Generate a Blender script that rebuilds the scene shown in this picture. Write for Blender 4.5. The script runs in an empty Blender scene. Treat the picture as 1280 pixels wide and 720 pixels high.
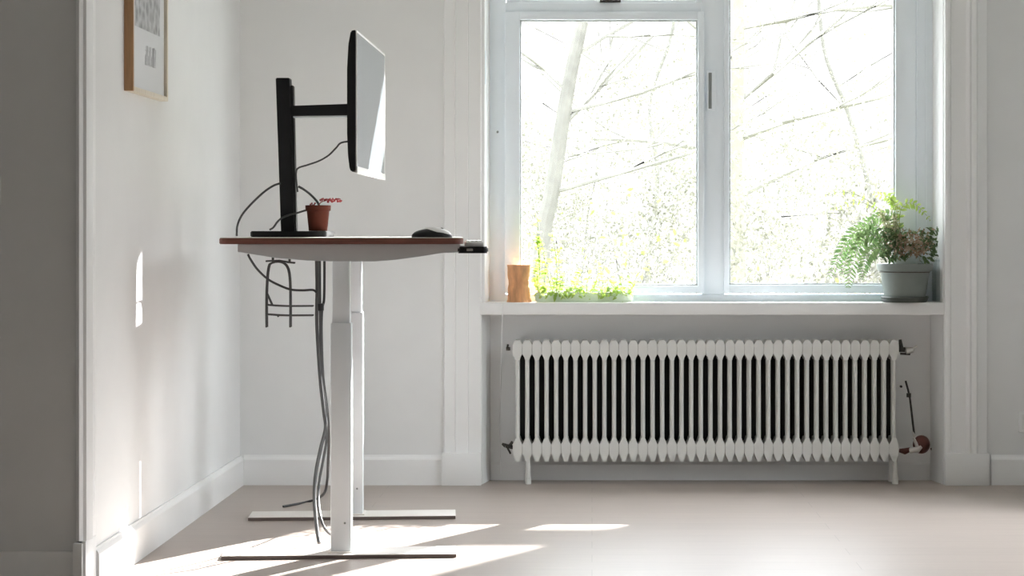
import bpy, bmesh, math, random
from mathutils import Vector, Matrix, noise
random.seed(7)
PI = math.pi
COL = bpy.context.scene.collection
F = 2600.0; CX = 740.0; CY = 290.0; H = 1.0      # focal length in pixels, vanishing point, eye height
YW = 8.228                                        # the window wall
XL = -1.392                                       # the left wall
YP = 5.80                                         # back of the near partition

def P(px, py, d):
    """photograph measurement at distance d -> place in the room"""
    return Vector(((px - CX) * d / F, d, H - (py - CY) * d / F))

# ------------------------------------------------------------------ materials
def nt(name):
    m = bpy.data.materials.new(name); m.use_nodes = True
    n = m.node_tree.nodes; l = m.node_tree.links
    return m, n, l, n['Principled BSDF']

def mat(name, col, rough=0.5, metal=0.0, spec=0.5, var=0.06, scale=8.0, bump=0.0, bscale=60.0, stretch=(1, 1, 1), sheen=0, trans=0):
    m, n, l, b = nt(name)
    tc = n.new('ShaderNodeTexCoord'); mp = n.new('ShaderNodeMapping'); mp.inputs['Scale'].default_value = stretch
    l.new(tc.outputs['Object'], mp.inputs['Vector'])
    no = n.new('ShaderNodeTexNoise'); no.inputs['Scale'].default_value = scale; no.inputs['Detail'].default_value = 4
    l.new(mp.outputs[0], no.inputs['Vector'])
    rp = n.new('ShaderNodeValToRGB')
    rp.color_ramp.elements[0].position = 0.3; rp.color_ramp.elements[1].position = 0.7
    rp.color_ramp.elements[0].color = tuple(c * (1 - var) for c in col) + (1,)
    rp.color_ramp.elements[1].color = tuple(min(1, c * (1 + var)) for c in col) + (1,)
    l.new(no.outputs['Fac'], rp.inputs['Fac']); l.new(rp.outputs['Color'], b.inputs['Base Color'])
    b.inputs['Roughness'].default_value = rough; b.inputs['Metallic'].default_value = metal
    b.inputs['Specular IOR Level'].default_value = spec
    if trans:
        b.inputs['Subsurface Weight'].default_value = trans
        b.inputs['Subsurface Radius'].default_value = (0.02, 0.01, 0.005)
    if bump:
        n2 = n.new('ShaderNodeTexNoise'); n2.inputs['Scale'].default_value = bscale; n2.inputs['Detail'].default_value = 3
        l.new(mp.outputs[0], n2.inputs['Vector'])
        bp = n.new('ShaderNodeBump'); bp.inputs['Strength'].default_value = bump; bp.inputs['Distance'].default_value = 0.003
        l.new(n2.outputs['Fac'], bp.inputs['Height']); l.new(bp.outputs[0], b.inputs['Normal'])
    return m

def mat_leaf(name, c1, c2, scale=18.0, transl=0.45, rough=0.5):
    m, n, l, b = nt(name)
    tc = n.new('ShaderNodeTexCoord'); no = n.new('ShaderNodeTexNoise'); no.inputs['Scale'].default_value = scale
    l.new(tc.outputs['Object'], no.inputs['Vector'])
    rp = n.new('ShaderNodeValToRGB'); rp.color_ramp.elements[0].position = 0.35; rp.color_ramp.elements[1].position = 0.65
    rp.color_ramp.elements[0].color = c1 + (1,); rp.color_ramp.elements[1].color = c2 + (1,)
    l.new(no.outputs['Fac'], rp.inputs['Fac']); l.new(rp.outputs[0], b.inputs['Base Color'])
    b.inputs['Roughness'].default_value = rough
    t = n.new('ShaderNodeBsdfTranslucent'); l.new(rp.outputs[0], t.inputs['Color'])
    mx = n.new('ShaderNodeMixShader'); mx.inputs[0].default_value = transl
    l.new(b.outputs[0], mx.inputs[1]); l.new(t.outputs[0], mx.inputs[2])
    l.new(mx.outputs[0], n['Material Output'].inputs['Surface'])
    return m

def mat_glass(name, tint=(1, 1, 1), refl=1.0):
    m, n, l, b = nt(name); n.remove(b)
    tr = n.new('ShaderNodeBsdfTransparent'); tr.inputs[0].default_value = tint + (1,)
    gl = n.new('ShaderNodeBsdfGlossy'); gl.inputs['Roughness'].default_value = 0.02
    fr = n.new('ShaderNodeFresnel'); fr.inputs[0].default_value = 1.45
    ml = n.new('ShaderNodeMath'); ml.operation = 'MULTIPLY'; ml.inputs[1].default_value = refl
    ge = n.new('ShaderNodeNewGeometry'); iv = n.new('ShaderNodeMath'); iv.operation = 'SUBTRACT'; iv.inputs[0].default_value = 1
    l.new(ge.outputs['Backfacing'], iv.inputs[1])     # the pane reflects once, on its outer skin
    m2 = n.new('ShaderNodeMath'); m2.operation = 'MULTIPLY'; l.new(fr.outputs[0], m2.inputs[0]); l.new(iv.outputs[0], m2.inputs[1])
    l.new(m2.outputs[0], ml.inputs[0])
    mx = n.new('ShaderNodeMixShader'); l.new(ml.outputs[0], mx.inputs[0]); l.new(tr.outputs[0], mx.inputs[1]); l.new(gl.outputs[0], mx.inputs[2])
    l.new(mx.outputs[0], n['Material Output'].inputs['Surface'])
    return m

def mat_floor():
    m, n, l, b = nt('pale_oak_floor')
    tc = n.new('ShaderNodeTexCoord')
    br = n.new('ShaderNodeTexBrick'); br.inputs['Scale'].default_value = 1.0
    br.inputs['Brick Width'].default_value = 1.6; br.inputs['Row Height'].default_value = 0.14
    br.inputs['Mortar Size'].default_value = 0.0012; br.inputs['Mortar Smooth'].default_value = 0.3
    br.inputs['Color1'].default_value = FLOOR1 + (1,); br.inputs['Color2'].default_value = FLOOR2 + (1,)
    br.inputs['Mortar'].default_value = tuple(c * .75 for c in FLOOR1) + (1,)
    l.new(tc.outputs['Object'], br.inputs['Vector'])
    mp = n.new('ShaderNodeMapping'); mp.inputs['Scale'].default_value = (1.5, 28, 1)
    l.new(tc.outputs['Object'], mp.inputs['Vector'])
    no = n.new('ShaderNodeTexNoise'); no.inputs['Scale'].default_value = 3; no.inputs['Detail'].default_value = 6
    l.new(mp.outputs[0], no.inputs['Vector'])
    rp = n.new('ShaderNodeValToRGB'); rp.color_ramp.elements[0].color = (.86, .86, .86, 1); rp.color_ramp.elements[1].color = (1.08, 1.07, 1.06, 1)
    l.new(no.outputs['Fac'], rp.inputs['Fac'])
    mx = n.new('ShaderNodeMix'); mx.data_type = 'RGBA'; mx.blend_type = 'MULTIPLY'; mx.inputs['Factor'].default_value = 1
    l.new(br.outputs['Color'], mx.inputs['A']); l.new(rp.outputs[0], mx.inputs['B'])
    l.new(mx.outputs['Result'], b.inputs['Base Color'])
    b.inputs['Roughness'].default_value = 0.38; b.inputs['Specular IOR Level'].default_value = 0.5
    bp = n.new('ShaderNodeBump'); bp.inputs['Strength'].default_value = .12; bp.inputs['Distance'].default_value = .002
    l.new(no.outputs['Fac'], bp.inputs['Height']); l.new(bp.outputs[0], b.inputs['Normal'])
    return m

FLOOR1 = (.405, .348, .312); FLOOR2 = (.43, .368, .33)
M = dict(
    wall=mat('white_wall_paint', (.77, .775, .775), .7, var=.01, bump=.05, bscale=90),
    trim=mat('white_gloss_trim', (.84, .845, .845), .35, var=.01),
    sillp=mat('white_sill_paint', (.82, .82, .815), .35, var=.012),
    winp=mat('cool_white_window_paint', (.84, .90, .95), .35, var=.01),
    ceil=mat('white_ceiling', (.85, .85, .84), .8, var=.01),
    floor=mat_floor(),
    black=mat('black_powder_coat', (.008, .008, .009), .45, var=.2, spec=.3),
    blackp=mat('black_plastic', (.010, .010, .011), .4, var=.2, spec=.4),
    cable=mat('dark_cable_rubber', (.03, .03, .032), .5, var=.2),
    greyc=mat('grey_cable_rubber', (.055, .055, .055), .5, var=.1),
    screen=mat('screen_with_haze', (.22, .25, .27), .2, var=.02, spec=.9),  # base greyed to paint in the haze of a grazing view
    silver=mat('silver_white_plastic', (.80, .80, .79), .35, var=.02),
    steel=mat('white_powder_steel', (.68, .715, .74), .4, var=.015),
    bracket=mat('grey_powder_steel', (.54, .58, .60), .5, var=.03),
    foot=mat('pale_steel_foot', (.84, .80, .76), .4, var=.015),
    foot_shade=mat('foot_edge_shade', (.12, .09, .08), .5, var=.1),  # shade of the foot's front face put into the colour
    wood=mat('red_brown_wood_edge', (.19, .075, .055), .45, var=.25, scale=10, stretch=(1, 12, 12)),
    desktop=mat('pale_laminate', (.72, .70, .64), .4, var=.02),
    terra=mat('dark_terracotta', (.075, .018, .010), .75, spec=.15, var=.18, scale=14, bump=.2),
    soil=mat('dark_soil', (.05, .035, .025), .9, var=.4, scale=60, bump=.8),
    red=mat('red_plastic', (.28, .03, .035), .45, var=.2),
    oak=mat('oak_frame', (.42, .24, .12), .5, var=.2, scale=6, stretch=(14, 14, 1)),
    palewood=mat('pale_oak_frame_face', (.72, .66, .55), .5, var=.08, scale=6, stretch=(14, 14, 1)),
    paper=mat('white_mat_board', (.80, .82, .85), .7, var=.01),
    potgrey=mat('grey_green_glaze', (.19, .215, .20), .5, var=.1, scale=10, bump=.15),
    saucer=mat('dark_grey_saucer', (.06, .07, .06), .55, var=.15),
    copper=mat('brown_copper', (.11, .038, .03), .4, metal=.4, var=.25, scale=20),
    chrome=mat('worn_chrome', (.62, .60, .57), .3, metal=.8, var=.1),
    darkm=mat('dark_metal', (.045, .04, .035), .5, metal=.3, var=.2),
    slot=mat('grey_slot', (.22, .24, .24), .5, var=.05),
    radi=mat('radiator_enamel', (.68, .68, .655), .4, var=.02),
    gap_shade=mat('radiator_gap_shade', (.012, .012, .010), .8, var=.2),  # near-black colour paints the shade in the radiator gaps
    kraft=mat('orange_brown_wood', (.60, .30, .14), .6, var=.28, scale=16, stretch=(3, 3, .8), bump=.3, bscale=20),
    trough=mat('pale_green_glazed', (.76, .85, .72), .35, var=.06),
    stem=mat('green_stem', (.22, .28, .10), .6, var=.15),
    leafd=mat_leaf('dark_green_leaf', (.055, .10, .035), (.13, .20, .075), 26, .3),
    leafl=mat_leaf('light_green_leaf', (.30, .44, .08), (.52, .62, .20), 26, .5),
    leaff=mat_leaf('fern_leaf', (.14, .25, .09), (.27, .38, .16), 26, .4),
    dried=mat_leaf('dried_brown_bloom', (.26, .16, .10), (.50, .40, .29), 40, .3, .8),
    bark=mat('pale_bark', (.125, .122, .108), .9, var=.18, scale=10),
    bark2=mat('pale_beige_bark', (.17, .166, .13), .9, var=.15, scale=10),
    twigs=mat('grey_twig', (.15, .147, .135), .9, var=.2),
    treeleaf=mat_leaf('spring_tree_leaf', (.105, .108, .078), (.155, .157, .12), 3, .35),
    bushleaf=mat_leaf('pale_bush_leaf', (.105, .105, .083), (.155, .155, .125), 2, .35),
    limeleaf=mat_leaf('lime_leaf', (.10, .13, .035), (.16, .19, .065), 3, .4),
    grass=mat('pale_meadow', (.16, .17, .12), .9, var=.2, scale=2, bump=.3),
    blocker=mat('pale_blocker', (.7, .69, .66), .8, var=.05),
    glass=mat_glass('window_glass'),
    jar=mat_glass('jar_glass', (.93, .95, .95), 1.4),
    rubber=mat('grey_gasket', (.45, .47, .47), .7, var=.05),
)
def mat_sketch():
    m, n, l, b = nt('pencil_sketch')
    tc = n.new('ShaderNodeTexCoord'); no = n.new('ShaderNodeTexNoise'); no.inputs['Scale'].default_value = 26; no.inputs['Detail'].default_value = 8
    wv = n.new('ShaderNodeTexVoronoi'); wv.inputs['Scale'].default_value = 30
    l.new(tc.outputs['Object'], no.inputs['Vector']); l.new(tc.outputs['Object'], wv.inputs['Vector'])
    ad = n.new('ShaderNodeMath'); ad.operation = 'MULTIPLY'; l.new(no.outputs['Fac'], ad.inputs[0]); l.new(wv.outputs['Distance'], ad.inputs[1])
    rp = n.new('ShaderNodeValToRGB'); rp.color_ramp.elements[0].color = (.16, .17, .19, 1); rp.color_ramp.elements[1].color = (.58, .60, .62, 1)
    rp.color_ramp.elements[0].position = .05; rp.color_ramp.elements[1].position = .38
    l.new(ad.outputs[0], rp.inputs[0]); l.new(rp.outputs[0], b.inputs['Base Color']); b.inputs['Roughness'].default_value = .7
    return m
M['sketch'] = mat_sketch()
M['branch'] = mat('pale_branch_bark', (.175, .172, .155), .9, var=.15)
M['blossom'] = mat_leaf('cream_blossom', (.40, .42, .22), (.66, .62, .46), 40, .45)

# ------------------------------------------------------------------ mesh helpers
def new(): return bmesh.new()

def box(bm, x0, x1, y0, y1, z0, z1, bev=0.0, seg=2):
    t = bmesh.new(); bmesh.ops.create_cube(t, size=1)
    for v in t.verts:
        v.co = Vector(((x0 + x1) / 2 + v.co.x * (x1 - x0), (y0 + y1) / 2 + v.co.y * (y1 - y0), (z0 + z1) / 2 + v.co.z * (z1 - z0)))
    if bev: bmesh.ops.bevel(t, geom=list(t.edges), offset=bev, segments=seg, affect='EDGES', profile=.5)
    merge(bm, t)

def merge(bm, t, mtx=None):
    if mtx is not None: t.transform(mtx)
    me = bpy.data.meshes.new('tmp'); t.to_mesh(me); t.free(); bm.from_mesh(me); bpy.data.meshes.remove(me)

def ring_pts(c, tan, up, r, n, r2=None):
    s = tan.cross(up)
    if s.length < 1e-5: s = tan.cross(Vector((1, 0, 0)))
    s.normalize(); u = s.cross(tan).normalized()
    return [c + s * math.cos(2 * PI * k / n) * r + u * math.sin(2 * PI * k / n) * (r2 or r) for k in range(n)]

def tube(bm, pts, r, n=8, caps=True):
    pts = [Vector(p) for p in pts]
    rs = r if isinstance(r, (list, tuple)) else [r] * len(pts)
    rings = []; up = Vector((0.13, 0.21, 1)).normalized()
    for i, p in enumerate(pts):
        t = (pts[min(i + 1, len(pts) - 1)] - pts[max(i - 1, 0)]).normalized()
        if abs(t.dot(up)) > .97: u = Vector((0.2, 1, 0)).normalized()
        else: u = up
        rings.append([bm.verts.new(q) for q in ring_pts(p, t, u, rs[i], n)])
    for a, b in zip(rings, rings[1:]):
        # match the nearest rotation so the skin never twists
        best = min(range(n), key=lambda o: (a[0].co - b[o].co).length)
        for k in range(n):
            bm.faces.new((a[k], a[(k + 1) % n], b[(k + 1 + best) % n], b[(k + best) % n]))
        b[:] = b[best:] + b[:best]
    if caps:
        bm.faces.new(rings[0][::-1]); bm.faces.new(rings[-1])

def smooth_path(pts, n=8):
    pts = [Vector(p) for p in pts]; out = []
    for i in range(len(pts) - 1):
        p0 = pts[max(i - 1, 0)]; p1 = pts[i]; p2 = pts[i + 1]; p3 = pts[min(i + 2, len(pts) - 1)]
        for k in range(n):
            t = k / n
            out.append(.5 * ((2 * p1) + (p2 - p0) * t + (2 * p0 - 5 * p1 + 4 * p2 - p3) * t * t + (3 * p1 - p0 - 3 * p2 + p3) * t ** 3))
    out.append(pts[-1]); return out

def lathe(bm, prof, c=(0, 0, 0), n=32, wob=None):
    c = Vector(c); rings = []
    for r, z in prof:
        ring = []
        for k in range(n):
            a = 2 * PI * k / n
            rr = r * (wob(a, z) if wob else 1)
            ring.append(bm.verts.new(c + Vector((rr * math.cos(a), rr * math.sin(a), z))))
        rings.append(ring)
    for a, b in zip(rings, rings[1:]):
        for k in range(n): bm.faces.new((a[k], a[(k + 1) % n], b[(k + 1) % n], b[k]))
    bm.faces.new(rings[0][::-1]); bm.faces.new(rings[-1])

def prism(bm, poly, a0, a1, axis='Z', bev=0.0):
    """poly in the plane normal to axis. Z:(x,y) Y:(x,z) X:(y,z)"""
    t = bmesh.new()
    def mk(p, a):
        return Vector({'Z': (p[0], p[1], a), 'Y': (p[0], a, p[1]), 'X': (a, p[0], p[1])}[axis])
    A = [t.verts.new(mk(p, a0)) for p in poly]; B = [t.verts.new(mk(p, a1)) for p in poly]
    k = len(poly)
    for i in range(k): t.faces.new((A[i], A[(i + 1) % k], B[(i + 1) % k], B[i]))
    t.faces.new(A[::-1]); t.faces.new(B)
    bmesh.ops.recalc_face_normals(t, faces=t.faces)
    if bev: bmesh.ops.bevel(t, geom=list(t.edges), offset=bev, segments=2, affect='EDGES')
    merge(bm, t)

WM = {}
def thing(name, label=None, cat=None, loc=(0, 0, 0), rotz=0, group=None, kind=None):
    o = bpy.data.objects.new(name, None); COL.objects.link(o)
    o.location = loc; o.rotation_euler = (0, 0, rotz); o.empty_display_size = .05
    WM[o.name] = Matrix.Translation(Vector(loc)) @ Matrix.Rotation(rotz, 4, 'Z')
    tag(o, label, cat, group, kind); return o
def tag(o, label=None, cat=None, group=None, kind=None):
    if label: o['label'] = label
    if cat: o['category'] = cat
    if group: o['group'] = group
    if kind: o['kind'] = kind
    return o
def obj(name, bm, material, parent=None, local=False, smooth=35, label=None, origin=None, mats=None):
    bmesh.ops.recalc_face_normals(bm, faces=bm.faces)
    W = Matrix.Identity(4)
    if parent is not None:
        if not local: bm.transform(WM[parent.name].inverted())
    o_loc = Vector((0, 0, 0))
    if parent is None:
        if origin is None:
            xs = [v.co for v in bm.verts]
            o_loc = Vector(((min(c.x for c in xs) + max(c.x for c in xs)) / 2, (min(c.y for c in xs) + max(c.y for c in xs)) / 2, min(c.z for c in xs)))
        else: o_loc = Vector(origin)
        bm.transform(Matrix.Translation(-o_loc))
    me = bpy.data.meshes.new(name); bm.to_mesh(me); bm.free()
    o = bpy.data.objects.new(name, me); COL.objects.link(o)
    for mm in (mats or [material]): me.materials.append(mm)
    if smooth:
        for p in me.polygons: p.use_smooth = True
        try: me.set_sharp_from_angle(angle=math.radians(smooth))
        except Exception: pass
    if parent is not None:
        o.parent = parent; WM[o.name] = WM[parent.name]
    else:
        o.location = o_loc; WM[o.name] = Matrix.Translation(o_loc)
    if label: o['label'] = label
    return o
def struct(name, bm, m, parent=None, **k):
    o = obj(name, bm, m, parent, origin=(0, 0, 0) if parent is None else None, **k)
    if parent is None: o['kind'] = 'structure'
    return o

# ------------------------------------------------------------------ room shell
XR = 2.75; YR = -1.2; XLR = -2.9; ZC = 2.72; NX0, NX1, NB = -.437, 1.392, 8.387
YO = 8.62                                            # outer face of the window wall
WZ0, WZ1 = .7215, 2.36
b = new(); box(b, XLR - .1, XR + .1, YR - .1, YO, -.12, 0); struct('floor', b, M['floor'], smooth=0)
b = new(); box(b, XLR - .1, XR + .1, YR - .1, YO, ZC, ZC + .12); struct('ceiling', b, M['ceil'], smooth=0)
b = new(); box(b, XL - .14, XL, YP, YW, 0, ZC); struct('wall_left', b, M['wall'], smooth=0)
RW0, RW1, RZ0, RZ1 = 5.75, 7.2, .30, 2.5
b = new(); box(b, XR, XR + .12, YR, RW0, 0, ZC); box(b, XR, XR + .12, RW1, YO, 0, ZC); box(b, XR, XR + .12, RW0, RW1, 0, RZ0); box(b, XR, XR + .12, RW0, RW1, RZ1, ZC)
struct('wall_right', b, M['wall'], smooth=0)
w2 = thing('fill_window', kind='structure', loc=(XR, (RW0 + RW1) / 2, RZ0))  # unseen window added in the right wall for fill light
b = new()
for y in (RW0, (RW0 + RW1) / 2 - .025, RW1 - .05): box(b, XR + .03, XR + .09, y, y + .05, RZ0, RZ1, .003)
for z in (RZ0, RZ1 - .05): box(b, XR + .03, XR + .09, RW0 + .05, RW1 - .05, z, z + .05, .003)
obj('window_frame', b, M['winp'], w2)
b = new(); box(b, XR + .055, XR + .060, RW0 + .04, RW1 - .04, RZ0 + .04, RZ1 - .04); obj('glass', b, M['glass'], w2, smooth=0)  # pane of the added fill window
b = new(); box(b, XLR, XR, YR - .12, YR, 0, ZC); struct('wall_rear', b, M['wall'], smooth=0)
b = new(); box(b, XLR - .12, XLR, YR, YP, 0, ZC); struct('wall_left_near', b, M['wall'], smooth=0)
# window wall around niche and opening
b = new()
box(b, XL - .14, NX0, YW, YO, 0, ZC); box(b, NX1, XR, YW, YO, 0, ZC)
box(b, NX0, NX1, YW, YO, WZ1, ZC)
box(b, NX0, NX1, NB, YO, 0, WZ0 - .03)
prism(b, [(NX0 - .01, YW + .012), (NX0 + .002, YW + .012), (NX0 + .028, NB + .005), (NX0 - .01, NB + .005)], 0.0, WZ0 - .05)
prism(b, [(NX1 + .01, YW + .012), (NX1 - .002, YW + .012), (NX1 - .028, NB + .005), (NX1 + .01, NB + .005)], 0.0, WZ0 - .05)
struct('wall_back', b, M['wall'], smooth=0)
b = new(); box(b, 1.78, XR, 7.36, 7.46, 0, ZC, .002); struct('shade_fin', b, M['wall'], smooth=0)  # unseen fin added to keep the right of the window wall darker
# unseen wall and beam added outside to the right to shape the sun patch
b = new(); box(b, 2.95, 6.5, 11.9, 12.12, -1.0, 6.5); box(b, 2.50, 3.0, 11.95, 12.05, 3.28, 3.47); struct('sun_blocker', b, M['blocker'], smooth=0)
# near partition that the camera looks past (door opening edge)
PX = -1.435                                          # jamb face of the partition
YF = 5.70
xw = (97 - CX) * YF / F
b = new(); box(b, XLR, xw + .001, YF, YP, 0, ZC); struct('wall_partition', b, M['wall'], smooth=0)

# casing of the near opening: moulded profile seen from the front, 97..118 px
def px2x(px, d): return (px - CX) * d / F
b = new()
e0 = px2x(96.5, YF); e3 = px2x(118.5, YP - .01)
prism(b, [(e0, YF + .03), (e0, YF - .012), (e0 + .010, YF - .020), (e0 + .018, YF - .008), (e0 + .026, YF - .004), (e0 + .030, YF + .006), (e0 + .036, YF + .03), (e3, YP - .03), (e3, YP), (e0, YP)], .155, ZC - .01)
struct('trim_1', b, M['trim'], smooth=25)
b = new(); box(b, e0 - .006, e0 + .02, YF - .028, YF - .002, 0, .15, .002); box(b, e0 + .016, e3 + .001, YF - .018, YP + .006, 0, .155, .002)
struct('trim_2', b, M['trim'])
b = new(); box(b, XLR, e0 - .008, YF - .014, YF, 0, .125, .002); struct('baseboard_partition', b, M['trim'])

def skirting(prof_h=.118):
    return [(0, 0), (.016, 0), (.016, prof_h - .018), (.012, prof_h - .010), (.008, prof_h - .006), (.006, prof_h), (0, prof_h)]
b = new(); prism(b, [(XL + a, z) for a, z in skirting()], YP + .008, YW, 'Y'); struct('baseboard_left', b, M['trim'], smooth=20)
b = new(); prism(b, [(YW - a, z) for a, z in skirting()], XL + .0165, -.592, 'X'); struct('baseboard_back', b, M['trim'], smooth=20)
b = new(); prism(b, [(YW - a, z) for a, z in skirting()], 1.577, XR, 'X'); struct('baseboard_right_of_window', b, M['trim'], smooth=20)
b = new(); prism(b, [(XR - a, z) for a, z in skirting()], YR, 7.355, 'Y'); struct('baseboard_right', b, M['trim'], smooth=20)
b = new(); prism(b, [(NB - a * .6, z * .62) for a, z in skirting()], NX0 + .03, NX1 - .03, 'X'); struct('baseboard_niche', b, M['wall'], smooth=20)

# window casings: moulded profile (x outwards from the opening, y out of the wall)
def casing(sign, xi, w, name, pr=None):
    pr = pr or [(0, 0), (0, .016), (.004, .020), (.014, .022), (.022, .020), (.026, .015), (.075, .013), (.085, .015), (.090, .022), (.098, .026), (.106, .020), (.112, .024), (.124, .027), (.132, .020), (.150, .016), (w, .012), (w, 0)]
    b = new(); prism(b, [(xi + sign * a, YW - y) for a, y in pr], .127, 2.45); struct(name, b, M['trim'], smooth=18)
    b = new(); box(b, min(xi, xi + sign * (w + .006)), max(xi, xi + sign * (w + .006)), YW - .030, YW, 0, .127, .0025)
    struct(name + '0', b, M['trim'])
casing(1, NX1, .168, 'trim_3'); casing(-1, NX0, .150, 'trim_4', [(0, 0), (0, .006), (.003, .009), (.050, .009), (.053, .0075), (.056, .009), (.100, .009), (.103, .0065), (.106, .009), (.145, .008), (.150, .002), (.150, 0)])
b = new(); box(b, NX0 - .15, NX1 + .168, YW - .026, YW, 2.45, 2.58, .004); box(b, NX0, NX1, YW - .02, YW, WZ1, 2.45, .003); struct('trim_5', b, M['trim'])

# ------------------------------------------------------------------ window
WY = 8.36                                            # face of the fixed frame
win = thing('window_1', kind='structure', loc=(.48, WY, WZ0))
def X(px, d=WY): return (px - CX) * d / F
def Z(py, d=WY): return H - (py - CY) * d / F
b = new(); box(b, NX0 - .006, NX1 + .004, YW - .012, YW + .002, Z(393.5, YW - .012), WZ0, .003)
box(b, NX0 + .002, NX1 - .002, YW - .002, YO + .05, WZ0 - .045, WZ0, .002); obj('window_sill', b, M['sillp'], win)
# splayed reveals
b = new()
prism(b, [(NX0, YW + .002), (NX0 + .012, YW + .002), (X(613), WY + .03), (NX0, WY + .03)], WZ0, WZ1)
obj('reveal', b, M['trim'], win, smooth=0)
b = new()
prism(b, [(NX1, YW + .002), (NX1 - .004, YW + .002), (X(1164.5), WY + .03), (NX1, WY + .03)], WZ0, WZ1)
obj('reveal', b, M['trim'], win, smooth=0)
b = new()
zb = Z(362)                                          # top of the bottom rail of the fixed frame
box(b, NX0 + .004, X(632), WY, WY + .09, WZ0, WZ1, .003)                  # left post
box(b, X(1143), NX1 - .004, WY, WY + .09, WZ0, WZ1, .003)                # right post
box(b, X(1145), X(1146.5), WY - .006, WY + .01, WZ0, WZ1, .0015)
box(b, X(1156), X(1158), WY - .004, WY + .01, WZ0, WZ1, .001)
box(b, X(630), X(1146), WY + .004, WY + .09, WZ0 - .001, Z(368), .003)  # bottom
box(b, X(630), X(1146), WY + .004, WY + .09, WZ1 - .05, WZ1, .003)
box(b, X(877), X(906), WY + .006, WY + .09, Z(368), WZ1 - .05, .003)     # centre mullion
box(b, X(632), X(877), WY + .002, WY + .09, Z(17), Z(3.0), .003)         # transom above left sash
obj('window_frame', b, M['winp'], win)
def sash(x0, x1, z0, z1, gx0, gx1, gz0, gz1, y):
    b = new()
    box(b, x0, gx0, y, y + .05, z0, z1, .003); box(b, gx1, x1, y, y + .05, z0, z1, .003)
    box(b, gx0 - .004, gx1 + .004, y + .001, y + .05, z0, gz0, .003); box(b, gx0 - .004, gx1 + .004, y + .001, y + .05, gz1, z1, .003)
    s = obj('window_sash', b, M['winp'], win)
    b = new()                                        # glazing bead
    t = .006
    for (a0, a1, c0, c1) in ((gx0, gx0 + t, gz0, gz1), (gx1 - t, gx1, gz0, gz1), (gx0, gx1, gz0, gz0 + t), (gx0, gx1, gz1 - t, gz1)):
        box(b, a0, a1, y + .012, y + .03, c0, c1, .001)
    obj('gasket', b, M['rubber'], s)
    b = new(); box(b, gx0 - .003, gx1 + .003, y + .022, y + .026, gz0 - .003, gz1 + .003); obj('glass', b, M['glass'], s, smooth=0)
    return s
sash(X(631), X(880), Z(366), Z(15), X(650), X(872), Z(357), Z(25), WY - .012)
sash(X(905), X(1144), Z(366), WZ1 - .05, X(911.5), X(1119), Z(356), WZ1 - .09, WY - .004)
sash(X(633), X(877), Z(4.5), WZ1 - .05, X(650), X(870), Z(0) + .001, WZ1 - .09, WY + .010)
b = new(); box(b, X(750), X(776), WY - .012, WY + .010, Z(2.8), Z(0.2), .002); box(b, X(757), X(766), WY - .022, WY - .010, Z(2.4), Z(-6), .003)
obj('latch', b, M['darkm'], win, label='dark metal latch of the upper casement')
b = new(); box(b, X(883.5), X(895), WY - .008, WY + .007, Z(138.5), Z(88.5), .002)
ho = obj('handle', b, M['winp'], win)
b = new(); box(b, X(885.5), X(889.5), WY - .0095, WY - .0078, Z(136), Z(91), .0005); obj('slot', b, M['slot'], ho, label='grey slot of the handle')
b = new(); box(b, X(604.5), X(609), YW - .002 + .012, YW + .05, Z(108), Z(66), .002); obj('hinge', b, M['winp'], win)
b = new(); prism(b, [(X(1171), Z(100)), (X(1181), Z(100)), (X(1181), Z(60)), (X(1171), Z(66))], YW + .02, YW + .06, 'Y', .0015); obj('hinge', b, M['winp'], win)
b = new(); t = bmesh.new(); bmesh.ops.create_icosphere(t, subdivisions=2, radius=.005); merge(b, t, Matrix.Translation(Vector((X(622), WY - .001, Z(165)))))
obj('screw', b, M['slot'], win, label='small grey screw head')

# ------------------------------------------------------------------ radiator
RY0, RY1 = 8.238, 8.345
rad = thing('radiator', 'long white column radiator in the niche below the window', 'radiator', (.45, 8.29, 0))
x0 = (647 - CX) / 315.; pitch = (1117 - 647) / 315. / 39
zt, zh, zl, zb_ = .571, .508, .168, .090
def rad_section(w=pitch):
    b = new(); h = w * .47; s = .0086
    h = w * .492
    up = [(-s, zh - .016), (-s - .002, zh - .006), (-h, zh + .008), (-h, zt - .015), (-h * .5, zt), (h * .5, zt), (h, zt - .015), (h, zh + .008), (s + .002, zh - .006), (s, zh - .016)]
    lo = [(-s, zl + .016), (-s - .002, zl + .006), (-h, zl - .008), (-h, zl - .046), (-h * .3, zb_), (h * .3, zb_), (h, zl - .046), (h, zl - .008), (s + .002, zl + .006), (s, zl + .016)]
    prism(b, up, -.053, .053, 'Y', .0014); prism(b, lo[::-1], -.053, .053, 'Y', .0014)
    for yy in (-.040, -.008):
        n = 10; t = bmesh.new(); rings = []
        for z in (zl - .01, zh + .01):
            rings.append([t.verts.new(Vector((s * math.cos(2 * PI * k / n), yy + .0125 * math.sin(2 * PI * k / n), z))) for k in range(n)])
        for k in range(n): t.faces.new((rings[0][k], rings[0][(k + 1) % n], rings[1][(k + 1) % n], rings[1][k]))
        t.faces.new(rings[0][::-1]); t.faces.new(rings[1]); merge(b, t)
    return b
sb = rad_section(); sb.transform(Matrix.Translation((x0 - .45, 0, 0)))
sec0 = obj('section', sb, M['radi'], rad, local=True, smooth=40)
for k in range(1, 40):
    c = sec0.copy(); c.location.x = k * pitch; COL.objects.link(c); c.parent = rad
for px in (660, 1119):
    for yy in (8.256, 8.33):
        b = new(); xx = (px - CX) / 315. + (0 if yy < 8.3 else -.004)
        tube(b, [(xx, yy, .115), (xx, yy, .05), (xx, yy, .012), (xx, yy, 0)], [.0115, .010, .0125, .0125], 12)
        obj('leg', b, M['radi'], rad)
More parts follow.
